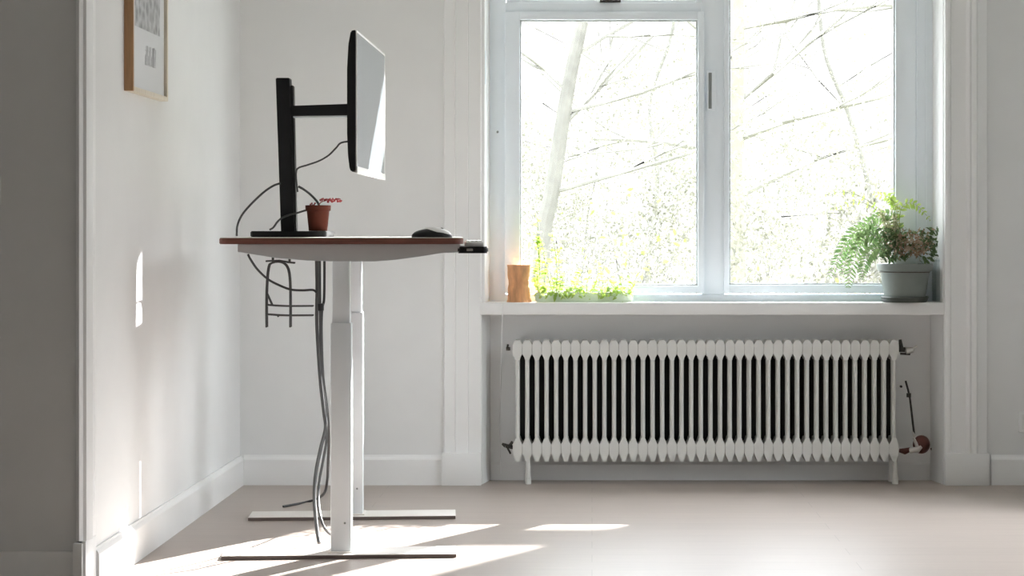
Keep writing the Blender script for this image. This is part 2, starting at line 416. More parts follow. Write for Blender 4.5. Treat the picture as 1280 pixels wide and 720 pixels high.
b = new(); box(b, x0 - .004, x0 + 39 * pitch + .004, 8.350, 8.354, .15, .525);  # sheet added to darken the gaps where there is only shade
obj('gap_shade_panel', b, M['gap_shade'], rad, label='added dark sheet standing for the shade between the sections')
# end plug, bleed vent, top valve
b = new(); p = P(634, 436, 8.29); tube(b, [p + Vector((.012, 0, .0)), p + Vector((-.004, 0, 0))], .007, 10); tube(b, [p + Vector((-.0, 0, 0)), p + Vector((.003, 0, .018))], .004, 8)
obj('end_plug', b, M['darkm'], rad, label='dark bleed plug at the top left end')
b = new(); p = P(637, 559, 8.29)
tube(b, [p + Vector((.020, 0, -.002)), p + Vector((-.016, 0, .006))], .008, 10); tube(b, [p + Vector((-.016, 0, .006)), p + Vector((-.030, 0, .014))], [.009, .004], 8); tube(b, [p + Vector((-.004, 0, 0)), p + Vector((.012, -.003, .022))], .006, 8)
tube(b, [p + Vector((-.01, 0, 0)), p + Vector((.004, 0, -.026))], .004, 8)
obj('valve', b, M['darkm'], rad, label='small dark valve at the lower left end')
b = new(); p = P(1122, 437, 8.29)
tube(b, [p, p + Vector((.030, 0, 0))], .010, 12); tube(b, [p + Vector((.016, 0, -.004)), p + Vector((.010, 0, .040))], [.010, .006], 10)
tube(b, [p + Vector((.010, 0, -.016)), p + Vector((.05, 0, -.018))], .0045, 8)
v = obj('valve', b, M['darkm'], rad, label='dark valve at the top right end')
b = new(); tube(b, [p + Vector((.028, 0, -.006)), p + Vector((.034, 0, -.004)), p + Vector((.058, 0, -.002)), p + Vector((.064, 0, .006))], [.008, .015, .013, .006], 12)
tube(b, [p + Vector((.052, 0, .0)), p + Vector((.078, 0, .014))], .005, 8)
obj('valve_knob', b, M['chrome'], v, label='light metal knob')
# thermostat at the lower right
b = new(); p = P(1124, 563, 8.27)
tube(b, [p, p + Vector((.022, 0, -.004)), p + Vector((.045, 0, .004))], [.008, .013, .009], 12)
t = bmesh.new(); bmesh.ops.create_uvsphere(t, u_segments=16, v_segments=12, radius=1)
merge(b, t, Matrix.Translation(p + Vector((.088, -.002, .024))) @ Matrix.Diagonal((.035, .028, .037, 1)))
tv = obj('thermostat_valve', b, M['copper'], rad, label='reddish brown thermostat valve at the lower right end')
b = new(); tube(b, [p + Vector((.040, -.014, .0)), p + Vector((.070, -.024, .006)), p + Vector((.084, -.03, .018))], [.011, .013, .006], 12)
tube(b, [p + Vector((.072, -.022, .010)), p + Vector((.054, -.018, .052))], [.010, .005], 8); tube(b, [p + Vector((.062, -.01, .055)), p + Vector((.050, -.008, .076))], [.007, .003], 8)
obj('metal_cap', b, M['chrome'], tv, label='shiny metal cap')
b = new(); tube(b, smooth_path([P(1143, 545, 8.27), P(1140, 520, 8.29), P(1137, 496, 8.30), P(1132, 476, 8.31)], 5), .0042, 8)
q = P(1136, 494, 8.30); tube(b, [q + Vector((0, 0, -.008)), q + Vector((0, 0, .008))], .009, 8)
obj('sensor_tube', b, M['darkm'], tv, label='thin dark tube rising from the valve')
b = new(); p = P(1165, 561, NB); tube(b, [p + Vector((0, 0, 0)), p + Vector((0, -.014, 0))], .007, 10)
tag(obj('wall_screw', b, M['darkm']), 'dark screw in the niche wall right of the thermostat valve', 'screw')
b = new(); p = P(1126, 483, NB); tube(b, [p, p + Vector((0, -.012, 0))], .005, 10)
tag(obj('wall_screw', b, M['darkm']), 'tiny dark screw in the niche wall beside the thin sensor tube', 'screw')
b = new(); tube(b, smooth_path([(X(628, 8.215), YW - .0155, WZ0 + .0), (X(628, 8.215), YW - .0155, WZ0 - .055), (X(626.5, 8.215), YW + .05, WZ0 - .10), P(626, 470, NB - .006), P(624, 540, NB - .006), P(626, 592, NB - .012)], 6), .0022, 6)
tag(obj('cord', b, M['trim']), 'thin white cord hanging over the window sill edge left of the radiator', 'cord')

# ------------------------------------------------------------------ wall socket and light switch
p = P(1279, 527, YW)
s = thing('wall_socket', 'white wall socket low on the wall right of the window', 'socket', (p.x, YW, p.z))
b = new(); box(b, p.x - .020, p.x + .062, YW - .010, YW, p.z - .042, p.z + .042, .004); obj('plate', b, M['trim'], s)
b = new(); box(b, p.x - .008, p.x + .050, YW - .0125, YW - .009, p.z - .030, p.z + .030, .003); obj('socket_insert', b, M['silver'], s)
p = P(-2, 238, YF)
s = thing('light_switch', 'white light switch on the dark near wall at the left edge', 'switch', (p.x, YF, p.z))
b = new(); box(b, p.x - .075, p.x + .008, YF - .010, YF, p.z - .040, p.z + .040, .004); obj('plate', b, M['trim'], s)
b = new(); box(b, p.x - .062, p.x - .006, YF - .0125, YF - .009, p.z - .028, p.z + .028, .002); obj('rocker', b, M['trim'], s)

# ------------------------------------------------------------------ picture
Y0, Y1 = 6.187, 6.70; Z0, Z1 = 1.4205, 2.13; T = .027
pic = thing('framed_picture', 'oak framed sketch print hanging on the left wall', 'picture', (XL, (Y0 + Y1) / 2, Z0))
b = new(); fw = .014
box(b, XL, XL + T, Y0, Y0 + fw, Z0, Z1, .001); obj('frame_stile', b, M['oak'], pic)
b = new(); box(b, XL, XL + T, Y1 - fw, Y1, Z0, Z1, .001); obj('frame_stile', b, M['palewood'], pic)
b = new(); box(b, XL, XL + T, Y0 + fw, Y1 - fw, Z0, Z0 + fw, .001); obj('frame_rail', b, M['palewood'], pic, label='pale wood bottom rail')
b = new(); box(b, XL, XL + T, Y0 + fw, Y1 - fw, Z1 - fw, Z1, .001); obj('frame_rail', b, M['palewood'], pic)
b = new(); box(b, XL + .002, XL + .016, Y0 + fw, Y1 - fw, Z0 + fw, Z1 - fw); obj('mat_board', b, M['paper'], pic, smooth=0)
b = new(); box(b, XL + .0155, XL + .0165, Y0 + .075, Y1 - .08, 1.622, Z1 - .08)
obj('print', b, M['sketch'], pic, smooth=0, label='grey pencil sketch')
b = new(); xx = XL + .0168
for i in range(11):
    y = 6.40 + .15 * i / 10; h = .03 + .035 * abs(math.sin(i * 2.1))
    tube(b, [(xx, y, 1.515), (xx, y + .006, 1.515 + h)], .0009 if i not in (7, 8) else .0035, 4)
for zz in (1.515, 1.535, 1.56): tube(b, [(xx, 6.40, zz), (xx, 6.55, zz + .003)], .0009, 4)
obj('small_drawing', b, mat('pencil_grey', (.60, .61, .64), .8), pic, label='faint small drawing under the sketch')
b = new(); box(b, XL + .0195, XL + .021, Y0 + fw, Y1 - fw, Z0 + fw, Z1 - fw); obj('glass', b, M['glass'], pic, smooth=0)

# ------------------------------------------------------------------ standing desk
DR = math.radians(3.96); DO = Vector((-.775, 6.44, 0))
desk = thing('standing_desk', 'height-adjustable desk with brown-edged top and two white steel columns', 'desk', DO, DR)
ZT0, ZT1 = .9635, .983
def rrect(u0, u1, v0, v1, r, n=6):
    out = []
    for cx, cy, a0 in ((u1 - r, v1 - r, 0), (u0 + r, v1 - r, 90), (u0 + r, v0 + r, 180), (u1 - r, v0 + r, 270)):
        for k in range(n + 1):
            a = math.radians(a0 + 90 * k / n); out.append((cx + r * math.cos(a), cy + r * math.sin(a)))
    return out
b = new(); prism(b, rrect(-.36, .376, -.17, .95, .03), ZT0, ZT1 - .0015, 'Z', .002)
top = obj('tabletop', b, M['wood'], desk, local=True, smooth=30, label='red-brown edged desktop board')
b = new(); prism(b, rrect(-.358, .374, -.168, .948, .029), ZT1 - .0016, ZT1, 'Z'); obj('tabletop_surface', b, M['desktop'], top, local=True, smooth=0, label='pale laminate top surface')
for v0, mm in ((0, 0), (.86, 1)):
    b = new()
    box(b, -.362, .355, v0 - .078, v0 + .078, .0035, .013, .002)
    f = obj('foot', b, M['foot'], desk, local=True)
    b = new(); box(b, -.357, .350, v0 - .0745, v0 + .0745, 0, .0045); box(b, -.3615, .3545, v0 - .0795, v0 - .0775, .001, .0112)  # dark strip paints in the shade along the front edge
    obj('foot_shade_strip', b, M['foot_shade'], f, local=True, smooth=0, label='strip coloured dark for the shade on the foot edge')
    b = new(); box(b, -.032, .032, v0 - .045, v0 + .045, .013, .72, .004); c = obj('column', b, M['steel'], desk, local=True)
    b = new(); box(b, -.038, .038, v0 - .052, v0 + .052, .0128, .018, .002); obj('base_plate', b, M['foot'], c, local=True)
    b = new(); box(b, -.027, .027, v0 - .039, v0 + .039, .70, .955, .004); obj('inner_column', b, M['steel'], c, local=True)
    b = new(); tube(b, [(.012, v0 - .0445, .105), (.012, v0 - .0475, .105)], .0035, 10); obj('bolt', b, M['slot'], c, local=True)
    # tapered side bracket carrying the top
    s = 413.
    pts = [(-.308, ZT0), (-.308, .939), (-.29, .937), (-.20, .922), (-.10, .913), (-.02, .9105), (.11, .9105), (.18, .916), (.25, .926), (.31, .936), (.362, .9375), (.366, ZT0)]
    b = new(); prism(b, pts, v0 - .11, v0 + .03 if v0 == 0 else v0 + .06, 'Y', .0015)
    obj('side_bracket', b, M['bracket'], desk, local=True, smooth=20)
b = new(); box(b, -.04, .04, .03, .75, .918, .95, .003); obj('crossbar', b, M['bracket'], desk, local=True)
# wire cable rack hung below the top
b = new(); W = .0032
for v in (.42, .46):
    l, r_ = -.268, -.190
    tube(b, smooth_path([(l, v, .686), (l, v, .80), (l + .006, v, .880), (l + .018, v, .898), (l + .05, v, .900), (r_ - .008, v, .880), (r_ - .001, v, .83), (r_, v, .76), (r_, v, .686)], 5), W, 7)
    for z in (.756, .725): tube(b, smooth_path([(l, v, z + .004), (l + .06, v, z), (-.115, v, z)], 5), W * .8, 7)
    tube(b, [(l, v, .80), (l + .018, v, .76)], W * .6, 6)
    tube(b, [(l - .002, v, .904), (l + .04, v, .906), (l + .07, v, .900), (l + .092, v, .898)], W * .9, 7)
    for q_ in (l + .02, l + .075): tube(b, [(q_, v, .899), (q_, v, .9636)], W * .8, 6)
for u, z in ((-.268, .756), (-.268, .725), (-.190, .756), (-.190, .725), (-.23, .722)):
    tube(b, [(u, .42, z), (u, .46, z)], W * .8, 7)
obj('cable_rack', b, M['greyc'], desk, local=True, label='dark wire cable rack under the top')
# pull-out tray at the window side
b = new(); prism(b, rrect(.355, .452, -.12, .45, .02), .935, .955, 'Z', .005); box(b, .30, .356, .0, .3, .94, .9637, .002)
tr = obj('keyboard_tray', b, M['blackp'], desk, local=True, label='black tray sticking out under the desktop edge')
b = new(); box(b, .385, .404, -.123, -.1195, .942, .949, .001); obj('tray_catch', b, M['chrome'], tr, local=True)
DM = Matrix.Translation(DO) @ Matrix.Rotation(DR, 4, 'Z')
def D(u, v, z): return DM @ Vector((u, v, z))

# white slim keyboard on the tray
kb = thing('keyboard', 'slim white keyboard lying on the black tray beside the desktop edge', 'keyboard', D(.41, .165, .955), DR)
b = new(); box(b, -.028, .028, -.27, .27, .0, .015, .003); obj('keyboard_body', b, M['silver'], kb, local=True)
b = new()
for i in range(4):
    for j in range(18): box(b, -.024 + i * .0122, -.0135 + i * .0122, -.262 + j * .0293, -.236 + j * .0293, .0145, .0185, .0008, 1)
obj('keys', b, M['silver'], kb, local=True)

# ------------------------------------------------------------------ mouse
mp_ = P(540, 296, 6.48); mo = thing('computer_mouse', 'black computer mouse with painted pale top sheen on the right end of the desktop', 'mouse', (mp_.x, 6.48, ZT1), 0)
def mouse_bm(sx, sy, sz, z0=0):
    b = new(); t = bmesh.new(); bmesh.ops.create_uvsphere(t, u_segments=28, v_segments=18, radius=1)
    for v in t.verts:
        x, y, z = v.co
        z = max(z, 0)
        h = (1 - .38 * max(0, x) ** 1.5) * (1 - .1 * max(0, -x))
        v.co = Vector((math.copysign(abs(x) ** .85, x) * sx, math.copysign(abs(y) ** .8, y) * sy, z0 + (abs(z) ** .75) * sz * h))
    merge(b, t); bmesh.ops.remove_doubles(b, verts=b.verts, dist=.0001); return b
obj('mouse_body', mouse_bm(.064, .032, .028), M['blackp'], mo, local=True, smooth=60)
b = mouse_bm(.061, .029, .0275, .0056)  # added pale cap stands in for the sheen on the black body
bmesh.ops.bisect_plane(b, geom=list(b.verts) + list(b.edges) + list(b.faces), plane_co=(0, 0, .0225), plane_no=(.32, 0, 1), clear_inner=True)
obj('mouse_sheen', b, M['silver'], mo, local=True, smooth=60, label='pale shell painted in for the top sheen')
b = new(); t = bmesh.new(); bmesh.ops.create_cone(t, cap_ends=True, segments=16, radius1=.006, radius2=.006, depth=.005)
merge(b, t, Matrix.Translation((.030, 0, .0245)) @ Matrix.Rotation(PI / 2, 4, 'X')); obj('scroll_wheel', b, M['blackp'], mo, local=True)

# ------------------------------------------------------------------ monitor on its stand
SY = 6.95; sc = F / SY
mon = thing('computer_monitor', 'large black monitor seen from its side on a black post stand', 'monitor', ((362 - CX) / sc, SY, ZT1))
bx0, bx1 = (319 - CX) / sc, (413.5 - CX) / sc
b = new(); prism(b, rrect(bx0, bx1, SY - .11, SY + .11, .012), ZT1, ZT1 + .020, 'Z', .003); obj('base', b, M['black'], mon)
def pole(bm, pxt, pxb, w, dy0, dy1, yt, yb):
    t = bmesh.new(); vs = []
    for (px, py) in ((pxt, yt), (pxb, yb)):
        x = (px - CX) / sc; z = H - (py - CY) / sc
        vs.append([t.verts.new(Vector((x + a, SY + c, z))) for a, c in ((-w, dy0), (w, dy0), (w, dy1), (-w, dy1))])
    for k in range(4): t.faces.new((vs[0][k], vs[0][(k + 1) % 4], vs[1][(k + 1) % 4], vs[1][k]))
    t.faces.new(vs[0]); t.faces.new(vs[1][::-1]); bmesh.ops.recalc_face_normals(t, faces=t.faces)
    bmesh.ops.bevel(t, geom=list(t.edges), offset=.0025, segments=2, affect='EDGES'); merge(bm, t)
b = new(); pole(b, 354.6, 361.2, .0228, -.028, .028, 98, 290.5); obj('post', b, M['black'], mon)
b = new(); pole(b, 365.5, 369.5, .0052, -.018, .018, 107, 291); obj('post_rail', b, M['blackp'], mon)
zA0, zA1 = H - (146 - CY) / sc, H - (130.5 - CY) / sc
xm0 = (434 - CX) / 399.; xm1 = (446.5 - CX) / 399.   # monitor back and front planes
b = new(); prism(b, [((364 - CX) / sc, zA1 - .006), (xm0 - .0, zA1 + .002), (xm0, zA1 - .037), ((364 - CX) / sc, zA1 - .040)], SY - .025, SY + .025, 'Y', .003)
a = obj('arm', b, M['black'], mon)
b = new(); prism(b, [((366 - CX) / sc, zA1 - .046), (xm0 - .0, zA1 - .042), (xm0, zA1 - .036), ((366 - CX) / sc, zA1 - .039)], SY - .016, SY + .016, 'Y'); obj('arm_cover', b, M['bracket'], a, label='grey strip under the arm')
b = new(); box(b, xm0 - .010, xm0 + .003, SY - .06, SY + .06, zA1 - .075, zA1 + .045, .003); obj('mount_plate', b, M['black'], a)
b = new(); tube(b, [(xm0 - .016, SY - .03, zA1 - .035), (xm0 - .016, SY - .03, zA1 - .052)], .003, 8); obj('knob', b, M['blackp'], a)
MY0, MY1 = 6.51, 7.39; MZ0, MZ1 = 1.188, 1.632
# housing with rounded back
b = new()
prism(b, [(xm1 - .004, MZ0), (xm1 - .004, MZ1), (xm1 - .012, MZ1 + .001), (xm1 - .020, MZ1 - .004), (xm0 + .004, MZ1 - .045), (xm0, MZ1 - .12), (xm0, MZ0 + .12), (xm0 + .003, MZ0 + .05), (xm0 + .008, MZ0 + .010), (xm1 - .018, MZ0 + .001)], MY0, MY1, 'Y', .0025)
hs = obj('housing', b, M['blackp'], mon, smooth=30)
b = new(); t_ = .008
box(b, xm1 - .004, xm1, MY0, MY0 + .006, MZ0, MZ1, .001); box(b, xm1 - .004, xm1, MY1 - .008, MY1, MZ0, MZ1, .001)
box(b, xm1 - .004, xm1, MY0 + .006, MY1 - .008, MZ1 - .007, MZ1, .001); box(b, xm1 - .004, xm1 + .0015, MY0, MY1, MZ0 - .004, MZ0 + .018, .001)
obj('bezel', b, M['silver'], mon, label='silver-white front bezel, widest along the bottom')
b = new(); box(b, xm1 - .0035, xm1 - .001, MY0 + .006, MY1 - .008, MZ0 + .018, MZ1 - .007); obj('screen', b, M['screen'], mon, smooth=0)
b = new(); q = P(435, 184, SY - .02); q.x = xm0 - .004
box(b, xm0 - .009, xm0 - .001, SY - .03, SY - .015, 1.262, 1.303, .001); obj('port_plug', b, M['blackp'], mon)

# ------------------------------------------------------------------ cables
def cable(name, pts, r, m, label, n=8):
    b = new(); tube(b, smooth_path(pts, n), r, 8); return tag(obj(name, b, m), label, 'cable')
c1 = P(434, 176, 6.93)
cable('cable', [(xm0 - .004, 6.93, c1.z), P(428, 178, 6.92), P(420, 185, 6.905), P(411, 194, 6.90), P(399, 201, 6.90), P(385, 206, 6.895), P(373, 210, 6.90), P(370.2, 216, 6.906), P(370.6, 228, 6.906), P(372, 240, 6.906)], .0031, M['cable'], 'black cable running from the monitor back to the stand post')
cable('cable', [P(373, 233, 6.906), P(380, 237, 6.906), P(389, 244, 6.92), P(397, 253, 6.935), P(400, 262, 6.94), P(401, 274, 6.945), P(402, 285, 6.95)], .0040, M['cable'], 'black cable curving from the post down into the terracotta pot')
cable('cable', [P(351, 229, 6.905), P(342, 232, 6.90), P(330, 240, 6.89), P(315, 254, 6.87), P(303, 268, 6.85), P(297, 281, 6.84), P(296, 291, 6.84), (P(296, 296, 6.84).x, 6.84, ZT1 + .0035)], .0036, M['cable'], 'black cable looping out left of the stand post down to the desktop')
cable('cable', [(P(340, 290, 6.86).x, 6.82, ZT1 + .025), P(342, 284, 6.84), P(347, 277, 6.86), P(353, 272, 6.88), P(362, 268.5, 6.90), P(372, 266, 6.905), P(380, 263.5, 6.905), P(386, 262, 6.91)], .0034, M['cable'], 'short black cable arching behind the post base to the pot rim')
cable('cable', [P(310, 318, 6.70) , P(313, 324, 6.70), P(322, 337, 6.73), P(335, 349, 6.76), P(350, 357, 6.78), P(364, 362, 6.79), P(378, 363, 6.79), P(391, 362.5, 6.79), P(396, 366, 6.79)], .0038, M['cable'], 'black cable sagging below the left end of the desktop')
# bundle hanging beside the front column
def hang(pts, r, m, label): return cable('cable', pts, r, m, label)
hang([P(396, 325, 6.80), P(396.5, 360, 6.80), P(396, 400, 6.79), P(398, 440, 6.78), P(401, 480, 6.76), P(405, 515, 6.74), P(407, 535, 6.72), P(401, 560, 6.70), P(395, 590, 6.68), P(393, 620, 6.64), P(394.5, 645, 6.60), P(397, 668, 6.56), P(399, 679, 6.54)], .0062, M['greyc'], 'thick dark grey cable hanging left of the front column to the floor')
hang([P(399.5, 325, 6.82), P(400, 380, 6.82), P(401, 430, 6.80), P(403.5, 480, 6.79), P(408, 520, 6.78), P(408, 550, 6.77), P(404, 575, 6.76), P(399.5, 600, 6.74), P(398, 625, 6.70), P(401, 648, 6.62), P(407, 662, 6.60), P(413, 668, 6.62)], .0045, M['greyc'], 'grey cable of the hanging bundle whose end curls behind the front column')
hang([P(405.5, 325, 6.84), P(405.5, 350, 6.84), P(405, 375, 6.84), P(402.5, 388, 6.84), P(402, 420, 6.83), P(404, 470, 6.82), P(409.5, 515, 6.84), P(411, 550, 6.88), P(410, 580, 6.95), P(409, 600, 7.05), P(406, 615, 7.16), P(398, 622.5, 7.45 + .16), P(385, 627, 7.70), P(368, 630.5, 7.60), P(354, 633, 7.55)], .0044, M['cable'], 'black cable of the bundle that runs out left along the floor behind')
b = new(); p = P(396.5, 384, 6.80); lathe(b, [(.013, -.012), (.0145, -.010), (.0145, .010), (.013, .012)], p + Vector((.007, .005, 0)), 14)
tag(obj('cable_tie', b, M['blackp']), 'black tie wrapped round the hanging cable bundle below the desktop', 'tie')

# ------------------------------------------------------------------ terracotta pot on the stand base
zp = ZT1 + .0203; pr = .0405
pcx = (399 - CX) / sc + .001
pot = thing('terracotta_pot', 'small dark terracotta pot standing on the black monitor base', 'pot', (pcx, SY - .035, zp))
def W8(a, z): return 1
b = new(); lathe(b, [(.030, 0), (.031, .002), (.0375, .066), (.0415, .068), (.0425, .084), (.041, .0855), (.037, .084), (.036, .070), (.004, .069)], (0, 0, 0), 36)
obj('pot_body', b, M['terra'], pot, local=True, smooth=40)
b = new(); lathe(b, [(.0355, .066), (.0355, .075), (.02, .078), (.002, .079)], (0, 0, 0), 24); obj('soil', b, M['soil'], pot, local=True)
b = new(); random.seed(3)
tube(b, smooth_path([(.0, 0, .075), (.006, 0, .092), (.020, .0, .100), (.045, 0, .104), (.075, 0, .106)], 4), .0016, 6)
for k in range(22):
    c = Vector((.008 + .070 * k / 22, random.uniform(-.006, .006), .103 + random.uniform(-.006, .004)))
    t = bmesh.new(); bmesh.ops.create_icosphere(t, subdivisions=1, radius=1); merge(b, t, Matrix.Translation(c) @ Matrix.Rotation(random.uniform(0, 3), 4, 'Z') @ Matrix.Diagonal((.006, .003, .0045, 1)))
for k in range(5):
    c = Vector((-.026 + .004 * k, random.uniform(-.008, .008), .088 + .004 * math.sin(k * 2)))
    t = bmesh.new(); bmesh.ops.create_icosphere(t, subdivisions=1, radius=.0038); merge(b, t, Matrix.Translation(c))
tube(b, [(-.02, 0, .076), (-.02, 0, .09)], .0014, 6)
obj('sprig', b, M['red'], pot, local=True, label='dull red sprig lying across the rim')

# ------------------------------------------------------------------ leaves
def leaf(bm, base, d, up, L, w, droop=.2):
    d = d.normalized(); s = d.cross(up)
    if s.length < 1e-4: s = d.cross(Vector((1, 0, 0)))
    s.normalize(); n = s.cross(d).normalized()
    prof = [(0, .12), (.25, .8), (.55, 1), (.8, .6), (1, .04)]
    rows = []
    for t, k in prof:
        c = base + d * L * t - Vector((0, 0, 1)) * droop * L * t * t
        rows.append((bm.verts.new(c + s * w * k * .5 + n * w * .10 * k), bm.verts.new(c), bm.verts.new(c - s * w * k * .5 + n * w * .10 * k)))
    for a, b_ in zip(rows, rows[1:]):
        bm.faces.new((a[0], a[1], b_[1], b_[0])); bm.faces.new((a[1], a[2], b_[2], b_[1]))
def rv(): 
    v = Vector((random.gauss(0, 1), random.gauss(0, 1), random.gauss(0, 1))); return v.normalized()
def frond(bs, bl, pts, ll, lw, n, r=.0016):
    path = smooth_path(pts, 10); tube(bs, path, [r * (1 - .7 * i / len(path)) for i in range(len(path))], 6)
    m = len(path)
    for k in range(n):
        f = .12 + .88 * k / (n - 1); i = min(int(f * (m - 1)), m - 2)
        c = path[i]; t = (path[i + 1] - path[i]).normalized()
        sc_ = math.sin(PI * min(1, .12 + f * .86)) ** .6
        for s in (-1, 1):
            side = t.cross(Vector((0, -1, .3))).normalized() * s
            leaf(bl, c, side + t * .5 + rv() * .15, Vector((0, -1, .4)), ll * sc_, lw * sc_, .15)

# ------------------------------------------------------------------ fern in grey pot on the sill
random.seed(11)
FY = 8.275; fs = F / FY; pc = P(1131, 377, FY)
pl = thing('potted_plant', 'leafy green plant with brown dried blooms in a grey-green pot on the sill', 'plant', (pc.x, FY, WZ0))
b = new(); lathe(b, [(.084, 0), (.088, .003), (.094, .020), (.092, .023), (.086, .020), (.02, .008)], (0, 0, 0), 40); obj('saucer', b, M['saucer'], pl, local=True)
b = new(); lathe(b, [(.074, .009), (.080, .012), (.098, .120), (.108, .125), (.112, .148), (.110, .153), (.103, .151), (.100, .125), (.02, .122)], (0, 0, 0), 44); obj('pot_body', b, M['potgrey'], pl, local=True, smooth=40)
for o_ in (pl.children): pass
b = new(); lathe(b, [(.100, .118), (.100, .136), (.05, .146), (.003, .148)], (0, 0, 0), 24); obj('soil', b, M['soil'], pl, local=True)
def L(px, py, dy=0):                                  # measurement on the plant, relative to its base
    q = P(px, py, FY + dy); return Vector((q.x - pc.x, dy, q.z - WZ0))
WIN = .055                                            # keep in front of the glass
def clampb(b):
    for v in b.verts:
        v.co.y = min(v.co.y, WY - .022 - FY); v.co.x = min(v.co.x, 1.366 - pc.x)
    return b
bs = new(); bl = new(); frond(bs, bl, [L(1108, 322, -.03), L(1092, 292, -.04), L(1072, 288, -.05), L(1058, 305, -.05), L(1047, 325, -.05), L(1036, 348, -.05)], .040, .011, 26)
fr_ = obj('fern_frond', clampb(bl), M['leaff'], pl, local=True, smooth=0, label='mid green feathery frond hanging to the left'); obj('stem', clampb(bs), M['stem'], fr_, local=True)
bs = new(); bl = new(); frond(bs, bl, [L(1112, 322, -.04), L(1098, 298, -.06), L(1082, 296, -.07), L(1071, 315, -.07), L(1063, 340, -.07), L(1060, 360, -.07)], .040, .011, 24)
fr_ = obj('fern_frond', clampb(bl), M['leaff'], pl, local=True, smooth=0, label='mid green feathery frond hanging to the left'); obj('stem', clampb(bs), M['stem'], fr_, local=True)
bs = new(); bl = new(); frond(bs, bl, [L(1115, 322, .0), L(1100, 285, .01), L(1085, 280, .015), L(1068, 300, .02), L(1058, 325, .02), L(1052, 345, .02)], .042, .011, 24)
fr_ = obj('fern_frond', clampb(bl), M['leaff'], pl, local=True, smooth=0, label='mid green feathery frond hanging to the left'); obj('stem', clampb(bs), M['stem'], fr_, local=True)
bs = new(); bl = new(); frond(bs, bl, [L(1112, 322, -.05), L(1098, 310, -.085), L(1086, 318, -.10), L(1079, 335, -.10), L(1077, 350, -.10)], .034, .010, 20)
fr_ = obj('fern_frond', clampb(bl), M['leaff'], pl, local=True, smooth=0, label='mid green feathery frond hanging to the left'); obj('stem', clampb(bs), M['stem'], fr_, local=True)
bs = new(); bl = new(); frond(bs, bl, [L(1128, 322, 0), L(1122, 280, 0), L(1108, 268, 0), L(1090, 276, 0), L(1075, 292, 0)], .032, .010, 22)
fr_ = obj('fern_frond', clampb(bl), M['leaff'], pl, local=True, smooth=0, label='mid green feathery frond hanging to the left'); obj('stem', clampb(bs), M['stem'], fr_, local=True)
bs = new(); bl = new()
frond(bs, bl, [L(1121, 322, .0), L(1120, 285, .0), L(1119, 258, .0), L(1112, 247, -.01), L(1100, 244, -.02), L(1090, 240, -.02)], .026, .012, 12)
frond(bs, bl, [L(1122, 322, .0), L(1121, 280, .0), L(1118, 254, .0), L(1113, 250, -.01), L(1106, 240, -.01)], .022, .010, 9)
frond(bs, bl, [L(1126, 320, .0), L(1124, 280, .0), L(1128, 258, -.01), L(1140, 254, -.015), L(1152, 262, -.02), L(1163, 276, -.02)], .026, .012, 13)
frond(bs, bl, [L(1120, 320, .0), L(1112, 285, -.0), L(1095, 262, -.02), L(1070, 252, -.03), L(1050, 259, -.03), L(1034, 262, -.03)], .017, .008, 13)
frond(bs, bl, [L(1120, 320, .0), L(1110, 275, -.0), L(1080, 248, .0), L(1050, 240, .0), L(1024, 247, .0)], .016, .009, 10)
frond(bs, bl, [L(1119, 300, .0), L(1117, 262, .0), L(1116, 245, .0), L(1115, 233, .0)], .016, .009, 8)
obj('stem', bs, M['stem'], pl, local=True); obj('young_leaves', clampb(bl), M['leafl'], pl, local=True, smooth=0, label='yellow-green young leaves on the arching stems')
bl = new()
for k in range(330):
    a = random.uniform(0, 2 * PI); r = .115 * math.sqrt(random.random())
    px = random.gauss(1114, 14); py = random.uniform(286, 323)
    px = max(px, 1090 - (py > 310) * 0)
    c = L(px, py, random.uniform(-.08, .04))
    leaf(bl, c, rv() + Vector((0, -.2, .2)), rv(), random.uniform(.016, .032), random.uniform(.009, .016), .25)
for k in range(95):
    c = L(random.uniform(1148, 1172), random.uniform(284, 326), random.uniform(-.07, .0))
    leaf(bl, c, Vector((.8, -.2, random.uniform(-.5, .2))) + rv() * .6, rv(), random.uniform(.018, .032), random.uniform(.010, .016), .3)
for k in range(16):
    c = L(1168 + random.uniform(0, 8), random.choice([287, 306]) + random.uniform(-3, 3), -.05)
    leaf(bl, c, Vector((.6, -.2, random.uniform(-.4, .4))), rv(), .018, .012, .2)
obj('dense_leaves', clampb(bl), M['leafd'], pl, local=True, smooth=0, label='dark green dense leaves round the pot rim')
bl = new()
for k in range(520):
    px = random.gauss(1140, 13); py = random.gauss(307, 9)
    px = random.uniform(1100, 1165) if px < 1100 or px > 1165 else px; py = random.uniform(296, 322) if py < 286 or py > 322 else py
    if py > 324: py = 320
    c = L(px, py, random.uniform(-.095, -.02))
    leaf(bl, c, rv(), rv(), random.uniform(.008, .017), random.uniform(.006, .011), .1)
obj('dried_blooms', clampb(bl), M['dried'], pl, local=True, smooth=0, label='brownish pink dried blooms in the middle')

bl = new(); bs = new()
for k in range(26):
    q0 = L(random.uniform(1112, 1128), 318, random.uniform(-.03, .02)); q1 = L(random.uniform(1086, 1128), random.uniform(254, 288), random.uniform(-.05, .03))
    pth = smooth_path([q0, (q0 + q1) / 2 + Vector((.004, 0, .012)), q1], 5); tube(bs, pth, .0009, 4)
    for c in pth[3:]:
        for z_ in range(3): leaf(bl, c + rv() * .004, rv(), rv(), random.uniform(.007, .014), random.uniform(.005, .009), .1)
obj('stem', bs, M['stem'], pl, local=True); obj('pale_blossoms', clampb(bl), M['blossom'], pl, local=True, smooth=0, label='cream coloured tiny blossoms above the pot')

